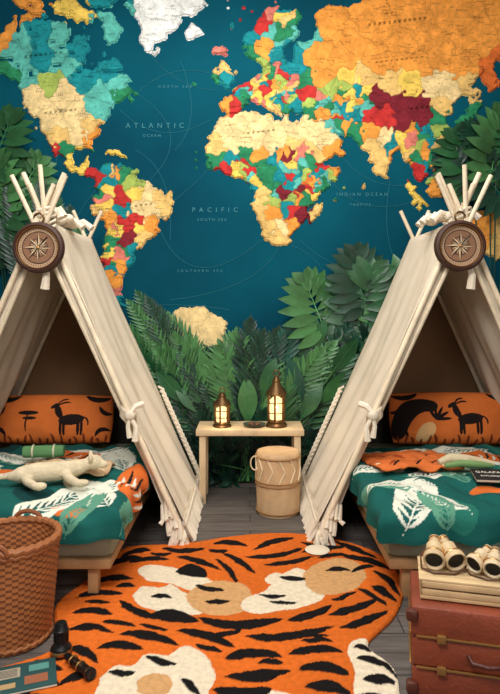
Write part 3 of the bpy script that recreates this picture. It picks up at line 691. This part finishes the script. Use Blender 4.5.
for k in range(5): b.box((cw/2,.02+k*.04,.068),(cw+.01,.036,.009),S(216,186,140),M_wood,bev=.003)
b.build('wooden_crate')
def binoc(x,y,rz,sc,col):
    # resting on its eyepieces, leaning back: wide objective barrels toward the viewer
    b=B()
    B0=base@Matrix.Translation((x,y,.395))@Matrix.Rotation(rz,4,'Z')@Matrix.Scale(sc,4)
    for sd in (-1,1):
        b.M=B0@Matrix.Translation((sd*.045,-.045,.043))@Matrix.Rotation(sd*.22,4,'Z')@Matrix.Rotation(-math.pi/2+.30,4,'X')
        # local z runs backwards/up from the objective to the eyepiece
        b.lathe([(0,.012),(.034,.010),(.038,.0),(.042,.0),(.043,.006),(.042,.030),(.034,.050),(.030,.060),(.033,.066),(.033,.088),(.024,.098),(.020,.104),(.019,.120),(.023,.124),(.023,.138),(.018,.140),(0,.134)],(0,0,0),col,M_leather,n=28)
        b.lathe([(.0425,.026),(.0445,.030),(.0425,.034)],(0,0,0),(1,1,1),M_gold,n=28)
        b.lathe([(.0235,.122),(.0245,.128),(.0235,.134)],(0,0,0),(1,1,1),M_gold,n=28)
        b.lathe([(0,.0095),(.033,.0095)],(0,0,0),(1,1,1),M_black,n=24)
    b.M=B0
    b.box((0,.01,.062),(.05,.03,.014),S(110,84,58),M_leather,bev=.004,rx=.3); b.tube([(0,-.01,.062),(0,.045,.080)],.009,(1,1,1),M_gold,n=12)
    pts=[(-.05,.04,.07),(-.085,.02,.04),(-.09,-.02,.006),(-.05,-.06,.005),(.03,-.065,.005),(.085,-.03,.006),(.06,.04,.07)]
    b.tube(pts,.0045,S(90,58,36),M_leather,n=6)
    b.build('binoculars')
binoc(.115,.155,.15,.92,S(206,180,140)); binoc(.265,.14,-.45,.80,S(216,194,158))

# ------------------------------------------------------------ floor items, front left
b=B(); b.M=Matrix.Translation((-.83,2.18,.022))@Matrix.Rotation(.35,4,'Z')
b.box((0,0,.004),(.24,.17,.008),S(222,216,200),M_paint,bev=.002)
b.box((0,0,.009),(.24,.17,.002),S(26,70,70),M_paint,bev=.0005)
for (x,y,w,h,c) in [(-.05,.03,.09,.06,S(160,150,130)),(.05,-.03,.08,.05,S(150,90,60)),(.06,.04,.07,.04,S(80,140,130)),(-.06,-.045,.08,.03,S(176,146,100))]:
    b.box((x,y,.0108),(w,h,.001),c,M_paint,bev=0)
for k in range(6): b.box((-.05,.01+.008*k,.0115),(.07,.0025,.0006),S(60,50,44),M_paint,bev=0)
b.build('atlas_magazine')
b=B(); c=(-.735,2.335,.02)
b.lathe([(0,0),(.038,0),(.040,.004),(.040,.03),(.036,.036),(.030,.042),(.026,.055),(.026,.088),(.030,.092),(.030,.10),(.026,.104),(.022,.122),(.020,.126),(0,.127)],c,(1,1,1),M_black,n=28)
b.lathe([(.0405,.012),(.042,.016),(.042,.022),(.0405,.026)],c,(1,1,1),M_gold,n=28)
for k in range(14):
    a=k*math.pi/7; b.box((c[0]+.027*math.cos(a),c[1]+.027*math.sin(a),c[2]+.07),(.004,.004,.03),(1,1,1),M_black,bev=.001,rz=a)
b.build('camping_torch')
b=B(); b.M=Matrix.Translation((-.70,2.29,.042))@Matrix.Rotation(-.75,4,'Z')@Matrix.Rotation(math.pi/2,4,'Y')
b.lathe([(0,0),(.012,0),(.014,.006),(.013,.04),(.016,.044),(.016,.09),(.019,.094),(.019,.15),(.022,.155),(.022,.172),(.017,.174),(0,.168)],(0,0,0),(1,1,1),M_black,n=24)
for z in (.042,.092,.152): b.lathe([(.018,z),(.0205,z+.003),(.0225,z+.006),(.018,z+.009)],(0,0,0),(1,1,1),M_gold,n=24)
b.build('spyglass')

# ------------------------------------------------------------ items on beds
b=B(); b.M=Matrix.Translation((-1.22,3.55,.505))@Matrix.Rotation(.12,4,'Z')@Matrix.Rotation(math.pi/2,4,'Y')
b.lathe([(0,-.12),(.018,-.12),(.032,-.116),(.036,-.105),(.037,0),(.036,.105),(.032,.116),(.018,.12),(0,.12)],(0,0,0),S(96,140,92),M_cloth,n=24,disp=lambda i,j:.002*math.sin(j))
for zz in (-.06,.06): b.lathe([(.037,zz-.006),(.041,zz-.004),(.041,zz+.004),(.037,zz+.006)],(0,0,0),S(210,200,170),M_cloth,n=24)
b.build('rolled_towel')
b=B(); b.M=Matrix.Translation((-1.02,3.06,.512))@Matrix.Rotation(.25,4,'Z'); TC=S(214,198,166)
b.tube([(-.20,0,0),(-.15,0,.005),(-.07,0,.01),(.03,.01,.01),(.10,.02,.012),(.15,.04,.02),(.18,.05,.025)],[.015,.04,.052,.05,.045,.036,.03],TC,M_cloth,n=16)
b.ell((.215,.06,.032),(.052,.042,.038),TC,M_cloth); b.ell((.262,.05,.02),(.03,.024,.02),S(190,168,132),M_cloth)
for sd in (-1,1):
    b.ell((.20,.06+sd*.038,.06),(.012,.02,.026),TC,M_cloth,n=10,k=8); b.ell((.245,.06+sd*.02,.045),(.006,.006,.006),(0.01,.01,.01),M_black,n=8,k=6)
for (x,sd) in ((.08,-1),(.06,1),(-.12,-1),(-.13,1)):
    b.tube([(x,sd*.02,0),(x+.02,sd*.07,-.012),(x+.06,sd*.12,-.022),(x+.085,sd*.13,-.022)],[.026,.023,.02,.022],TC,M_cloth,n=10)
    b.ell((x+.09,sd*.13,-.02),(.026,.022,.018),TC,M_cloth,n=10,k=8)
b.tube([(-.19,0,0),(-.24,.03,-.01),(-.27,.08,-.02)],[.014,.012,.012],TC,M_cloth,n=8)
o=b.build('plush_toy_animal')
md=o.modifiers.new('r','REMESH'); md.mode='VOXEL'; md.voxel_size=.006; md.use_smooth_shade=True
o.data.materials.clear(); o.data.materials.append(mat_new('plush_fabric',TC,.95,bump=.5,bscale=120,var=.16,vscale=25))
def throw(name,cx,cy,w,d,z,rz,seed,base_,cols):
    us=np.arange(0,w,.006); vv=np.arange(0,d,.006); A,Bq=np.meshgrid(us,vv,indexing='xy')
    ex=np.minimum(np.minimum(A,w-A),np.minimum(Bq,d-Bq))
    Z=z+vnoise(A*100,Bq*100,7,seed)*.035+vnoise(A*100+Bq*80,Bq*100,3.5,seed+1)*.015-np.clip(.03-ex,0,.03)*.7
    x=A-w/2+.02*(vnoise(A*100,Bq*100,9,seed+3)-.5); y=Bq-d/2+.03*(vnoise(A*100,Bq*100,9,seed+4)-.5)
    c,s=math.cos(rz),math.sin(rz)
    pt=Paint(A,Bq,base_); r2=random.Random(seed)
    for k in range(16):
        u,v=r2.uniform(0,w),r2.uniform(0,d); a=r2.uniform(-.6,.6)
        pt.stroke((u,v),(u+.03,v+.03*a+.01),(u+.07,v+.07*a),.018,r2.choice(cols))
    gridmesh(name,np.stack([cx+x*c-y*s,cy+x*s+y*c,Z],-1),pt.C,M_cloth,solid=.01)
throw('throw_blanket',.93,3.46,.50,.34,.466,.15,5,S(210,110,54),[S(30,24,22),S(236,220,190),S(150,62,30)])
throw('throw_blanket',-1.02,3.32,.50,.20,.466,-.1,9,S(196,166,128),[S(110,84,58),S(236,226,204),S(60,50,42)])
b=B(); b.M=Matrix.Translation((1.27,3.10,.482))@Matrix.Rotation(-.12,4,'Z')@Matrix.Rotation(.12,4,'X')
b.box((0,0,.008),(.22,.13,.014),S(222,212,190),M_paint,bev=.003); b.box((0,0,.0165),(.226,.136,.004),S(26,26,28),M_leather,bev=.001); b.box((0,0,.0),(.226,.136,.004),S(26,26,28),M_leather,bev=.001)
jr=b.build('travel_journal')
M_ink=mat_new('title_ink',S(228,222,206),.8,var=0.02)
for txt,yy,sz in (('GALAPAGOS',.012,.034),('EXPLORER CLUB',-.032,.022)):
    cu=bpy.data.curves.new('title','FONT'); cu.body=txt; cu.size=sz; cu.align_x='CENTER'; cu.extrude=.0004; cu.materials.append(M_ink)
    o=bpy.data.objects.new('title_text',cu); scn.collection.objects.link(o); o.matrix_world=b.M@Matrix.Translation((0,yy,.0192)); o.parent=jr
b=B(); b.M=Matrix.Translation((1.16,3.34,.495))
b.tube([(-.11,.0,0),(-.04,.02,.02),(.04,-.01,.018),(.12,.02,0),(.2,-.01,-.004)],[.016,.028,.030,.026,.014],S(206,190,156),M_cloth,n=12)
b.tube([(-.09,-.05,-.004),(.0,-.045,.008),(.10,-.06,.004),(.17,-.04,-.006)],[.012,.020,.020,.012],S(120,150,96),M_cloth,n=12)
b.build('crumpled_scarf')

# ------------------------------------------------------------ plants
def blade(b,p,d,L,w,col,nv=Vector((0,-1,0)),droop=.15,n=5,pk=.4,fold=.25):
    d=Vector(d).normalized(); side=d.cross(nv).normalized(); vs=[];fs=[]
    for i in range(n+1):
        t=i/n; h=w*.5*(math.sin(math.pi*min(1,max(0.02,t))**(math.log(.5)/math.log(pk)))) 
        c=Vector(p)+d*L*t+Vector((0,0,-droop*L*t*t))+nv*(.04*L*math.sin(math.pi*t))
        h=max(h,.0005)
        vs+=[c-side*h+nv*h*fold,c,c+side*h+nv*h*fold]
    for i in range(n):
        a=i*3; fs+=[[a,a+1,a+4,a+3],[a+1,a+2,a+5,a+4]]
    b.add(vs,fs,col,M_leaf)
def frond(b,p0,p2,bend,nl,ll,lw,col,rr,tilt=0,ang=.95,start=.25):
    p0=Vector(p0);p2=Vector(p2); mid=(p0+p2)/2+Vector((bend,0,(p2-p0).length*.12))
    nv=Vector((math.sin(tilt)*.6,-1,.15)).normalized()
    q=lambda t:p0*(1-t)**2+mid*2*t*(1-t)+p2*t*t
    b.tube([q(i/10) for i in range(11)],[.006*(1-.8*i/10)+.001 for i in range(11)],tuple(c*1.3 for c in col),M_leaf,n=5)
    for i in range(nl):
        t=start+(1-start)*i/(nl-1); c=q(t); tg=(q(min(1,t+.02))-q(t-.02)).normalized()
        s=tg.cross(nv).normalized(); pr=math.sin(math.pi*(.12+.86*(i/(nl-1))))**.7
        for sd in (-1,1):
            a=ang*(1-.45*t)+rr.uniform(-.06,.06)
            d=tg*math.cos(a)+s*sd*math.sin(a)+nv*rr.uniform(-.05,.12)
            k=rr.uniform(.7,1.25)
            blade(b,c,d,ll*(pr*.9+.1),lw,(col[0]*k,col[1]*k,col[2]*k),nv=nv,droop=.1,n=4)
    blade(b,p2,(q(1)-q(.95)),ll*.35,lw,col,nv=nv,n=3)
def finish(b,name,ymin,ymax=4.645):
    b.v=[(v[0],min(max(v[1],ymin),ymax),max(v[2],.002)) for v in b.v]
    return b.build(name,ang=60)
g1=S(34,84,48);g2=S(18,58,42);g3=S(64,116,66);g4=S(10,38,32);g5=S(20,72,60)
rr=random.Random(21)
def top(u):
    xs=[110,135,160,185,205,225,250,275,300,320,350,390,420]; ys=[330,300,300,330,350,345,325,335,335,310,300,300,330]
    return float(np.interp(u,xs,ys))
b=B()
for k in range(85):
    u=rr.uniform(135,375); v=top(u)+rr.uniform(22,130); x=WX(u);z=WZ(v)
    xb=max(-.42,min(.42,x*.55+rr.uniform(-.15,.15)))
    frond(b,(xb,4.61+rr.uniform(-.02,.02),.02),(x,4.59+rr.uniform(-.03,.03),z),rr.uniform(-.12,.12),15,rr.uniform(.16,.26),rr.uniform(.026,.05),rr.choice([g4,g4,g2,g5]),rr,rr.uniform(-.6,.6),start=.2)
for k in range(34):
    u=rr.uniform(190,316); v=rr.uniform(400,476); x=WX(u)
    frond(b,(x*.8,4.6,.01),(x,4.52,WZ(v)),rr.uniform(-.1,.1),10,.18,.04,rr.choice([g4,g2]),rr,rr.uniform(-.6,.6))
finish(b,'fern_plant',4.46)
b=B()
for (u,v) in [(126,322),(134,304),(142,296),(152,302),(160,310),(170,316),(132,342),(150,334),(176,334),(190,338),(160,350),(184,352),(140,362),(170,376),(200,364),(208,350),(190,392),(156,392)]:
    x=WX(u); frond(b,(-.25+rr.uniform(-.12,.1),4.58,.02),(x,4.55+rr.uniform(-.03,.03),WZ(v)),rr.uniform(-.02,.14),24,rr.uniform(.16,.23),.024,rr.choice([g1,g3,g2]),rr,rr.uniform(-.5,.5),start=.3)
finish(b,'fern_plant',4.50)
def bigleaf(b,u,v,a,L,w,col,base_):
    p=Vector((WX(u),4.53,WZ(v))); 
    b.tube([base_,(p+Vector(base_))/2+Vector((.02,0,.03)),p],.006,g3,M_leaf,n=6)
    blade(b,p,(math.cos(a),0,math.sin(a)),L,w,col,n=12,droop=.12,pk=.45,fold=.2,nv=Vector((rr.uniform(-.4,.4),-1,rr.uniform(0,.3))).normalized())
    d=Vector((math.cos(a),0,math.sin(a))); b.tube([p+Vector((0,-.004,0)),p+d*L*.5+Vector((0,-.03*L-.004,-.03*L)),p+d*L*.95+Vector((0,-.008,-.11*L))],[.004,.003,.001],g3,M_leaf,n=4)
b=B()
for (u,v) in [(222,348),(236,336),(250,322),(262,334),(276,332),(290,326),(304,338),(246,356),(268,358),(318,350),(330,344),(298,362),(226,372),(346,352),(210,380),(320,376),(282,384)]:
    x=WX(u); frond(b,(.1+rr.uniform(-.2,.2),4.57,.02),(x,4.53+rr.uniform(-.02,.04),WZ(v)),rr.uniform(-.1,.06),16,rr.uniform(.20,.30),.036,rr.choice([g1,g3,g2,g5]),rr,rr.uniform(-.5,.5),start=.3)
for (u,v,a,L,w,c) in [(232,425,2.2,.34,.13,g1),(248,420,1.6,.42,.15,g3),(205,410,2.3,.34,.13,g1),(300,415,1.1,.36,.14,g1),(318,400,.9,.36,.13,g3),(222,460,2.4,.25,.10,g2),(300,400,1.8,.42,.14,g5),(186,400,2.2,.36,.13,g1),(330,370,1.0,.36,.13,g1),(262,396,1.3,.38,.13,g1),(216,386,1.9,.36,.12,g3)]:
    bigleaf(b,u,v,a,L,w,c,(.05,4.58,.02))
finish(b,'palm_plant',4.46)
def monstera(b,cu,cv,a,L,col,rr,base_,wd=.19):
    c=Vector((WX(cu),4.59,WZ(cv))); d=Vector((math.cos(a),0,math.sin(a)))
    b.tube([Vector(base_),(Vector(base_)+c)/2+Vector((.05,0,.05)),c],.006,g2,M_leaf,n=6)
    nv=Vector((rr.uniform(-.35,.35),-1,rr.uniform(-.1,.3))).normalized()
    b.tube([c+d*L*t for t in (0,.3,.6,.9)],[.006,.005,.004,.002],tuple(min(1,q*2) for q in col),M_leaf,n=5)
    s=d.cross(nv).normalized(); n=9
    for i in range(n):
        t=i/(n-1); p=c+d*L*t*.86
        for sd in (-1,1):
            g=1.85-1.35*t; dd=d*math.cos(g)+s*sd*math.sin(g)+nv*rr.uniform(-.1,.1); k=rr.uniform(.7,1.25)
            blade(b,p,dd,L*(.64*math.sin(math.pi*(.24+.6*t))),L*wd,(col[0]*k,col[1]*k,col[2]*k),nv=nv,droop=.06,n=7,pk=.5,fold=.22)
    blade(b,c+d*L*.75,d,L*.3,L*.18,col,nv=nv,n=6,pk=.4)
b=B()
for (u,v,a,L,c) in [(326,336,1.95,.50,g3),(352,340,1.3,.60,g1),(376,330,1.0,.58,g3),(338,372,2.2,.42,g1),(362,308,1.75,.46,g2),(392,310,.8,.45,g2),(350,370,.9,.4,g2)]:
    monstera(b,u,v,a,L,c,rr,(.5,4.6,.02))
finish(b,'monstera_plant',4.49)
b=B()
for (u,v,a,L,c) in [(470,190,1.9,.46,g1),(486,178,1.35,.50,g3),(500,200,2.3,.45,g2),(462,184,2.2,.30,g2),(505,150,1.5,.36,g1),(492,150,2.6,.3,g2)]:
    monstera(b,u,v,a,L,c,rr,(1.75,4.6,.02))
finish(b,'monstera_plant',4.49)
b=B()
for (u,v,a,L,c) in [(-4,170,1.2,.46,g1),(4,215,1.7,.46,g3),(16,206,1.0,.42,g3),(-8,240,1.1,.5,g1),(14,262,1.6,.46,g2)]:
    monstera(b,u,v,a,L,c,rr,(-1.85,4.6,.02))
finish(b,'monstera_plant',4.49)
b=B()
for (u,v) in [(14,192),(30,180),(46,186),(60,198),(74,212),(32,210),(52,224),(8,225),(84,232),(22,236)]:
    frond(b,(-1.6,4.59,.8),(WX(u),4.56,WZ(v)),.06,20,.16,.026,rr.choice([g1,g3,g2]),rr,.2,start=.5)
b.tube([(-1.6,4.6,.0),(-1.6,4.6,.82)],.015,g2,M_leaf,n=8)
finish(b,'palm_plant',4.50)

# ------------------------------------------------------------ lights, world, camera
def area(name,loc,tgt,size,e,col):
    l=bpy.data.lights.new(name,'AREA'); l.shape='SQUARE'; l.size=size; l.energy=e; l.color=col
    o=bpy.data.objects.new(name,l); o.location=loc; o.rotation_euler=(Vector(tgt)-Vector(loc)).to_track_quat('-Z','Y').to_euler(); scn.collection.objects.link(o)
area('key_softbox',(-.6,.6,3.7),(0,3.9,.9),1.5,150,(1,.975,.95))
area('fill_softbox',(1.5,-1.2,2.3),(0,4,1.2),1.6,32,(1,.97,.95))
area('ceiling_light',(0,3.0,3.93),(0,3.1,0),1.4,66,(1,.96,.90))
w=bpy.data.worlds.new('World'); scn.world=w; w.use_nodes=True
w.node_tree.nodes['Background'].inputs[0].default_value=(.95,.97,1,1); w.node_tree.nodes['Background'].inputs[1].default_value=.25
cam=bpy.data.cameras.new('camera'); cam.sensor_fit='HORIZONTAL'; cam.sensor_width=36; cam.lens=43.2; cam.shift_y=-47/500
co=bpy.data.objects.new('camera',cam); co.location=(0,0,1.4); co.rotation_euler=(math.pi/2,0,0); scn.collection.objects.link(co); scn.camera=co
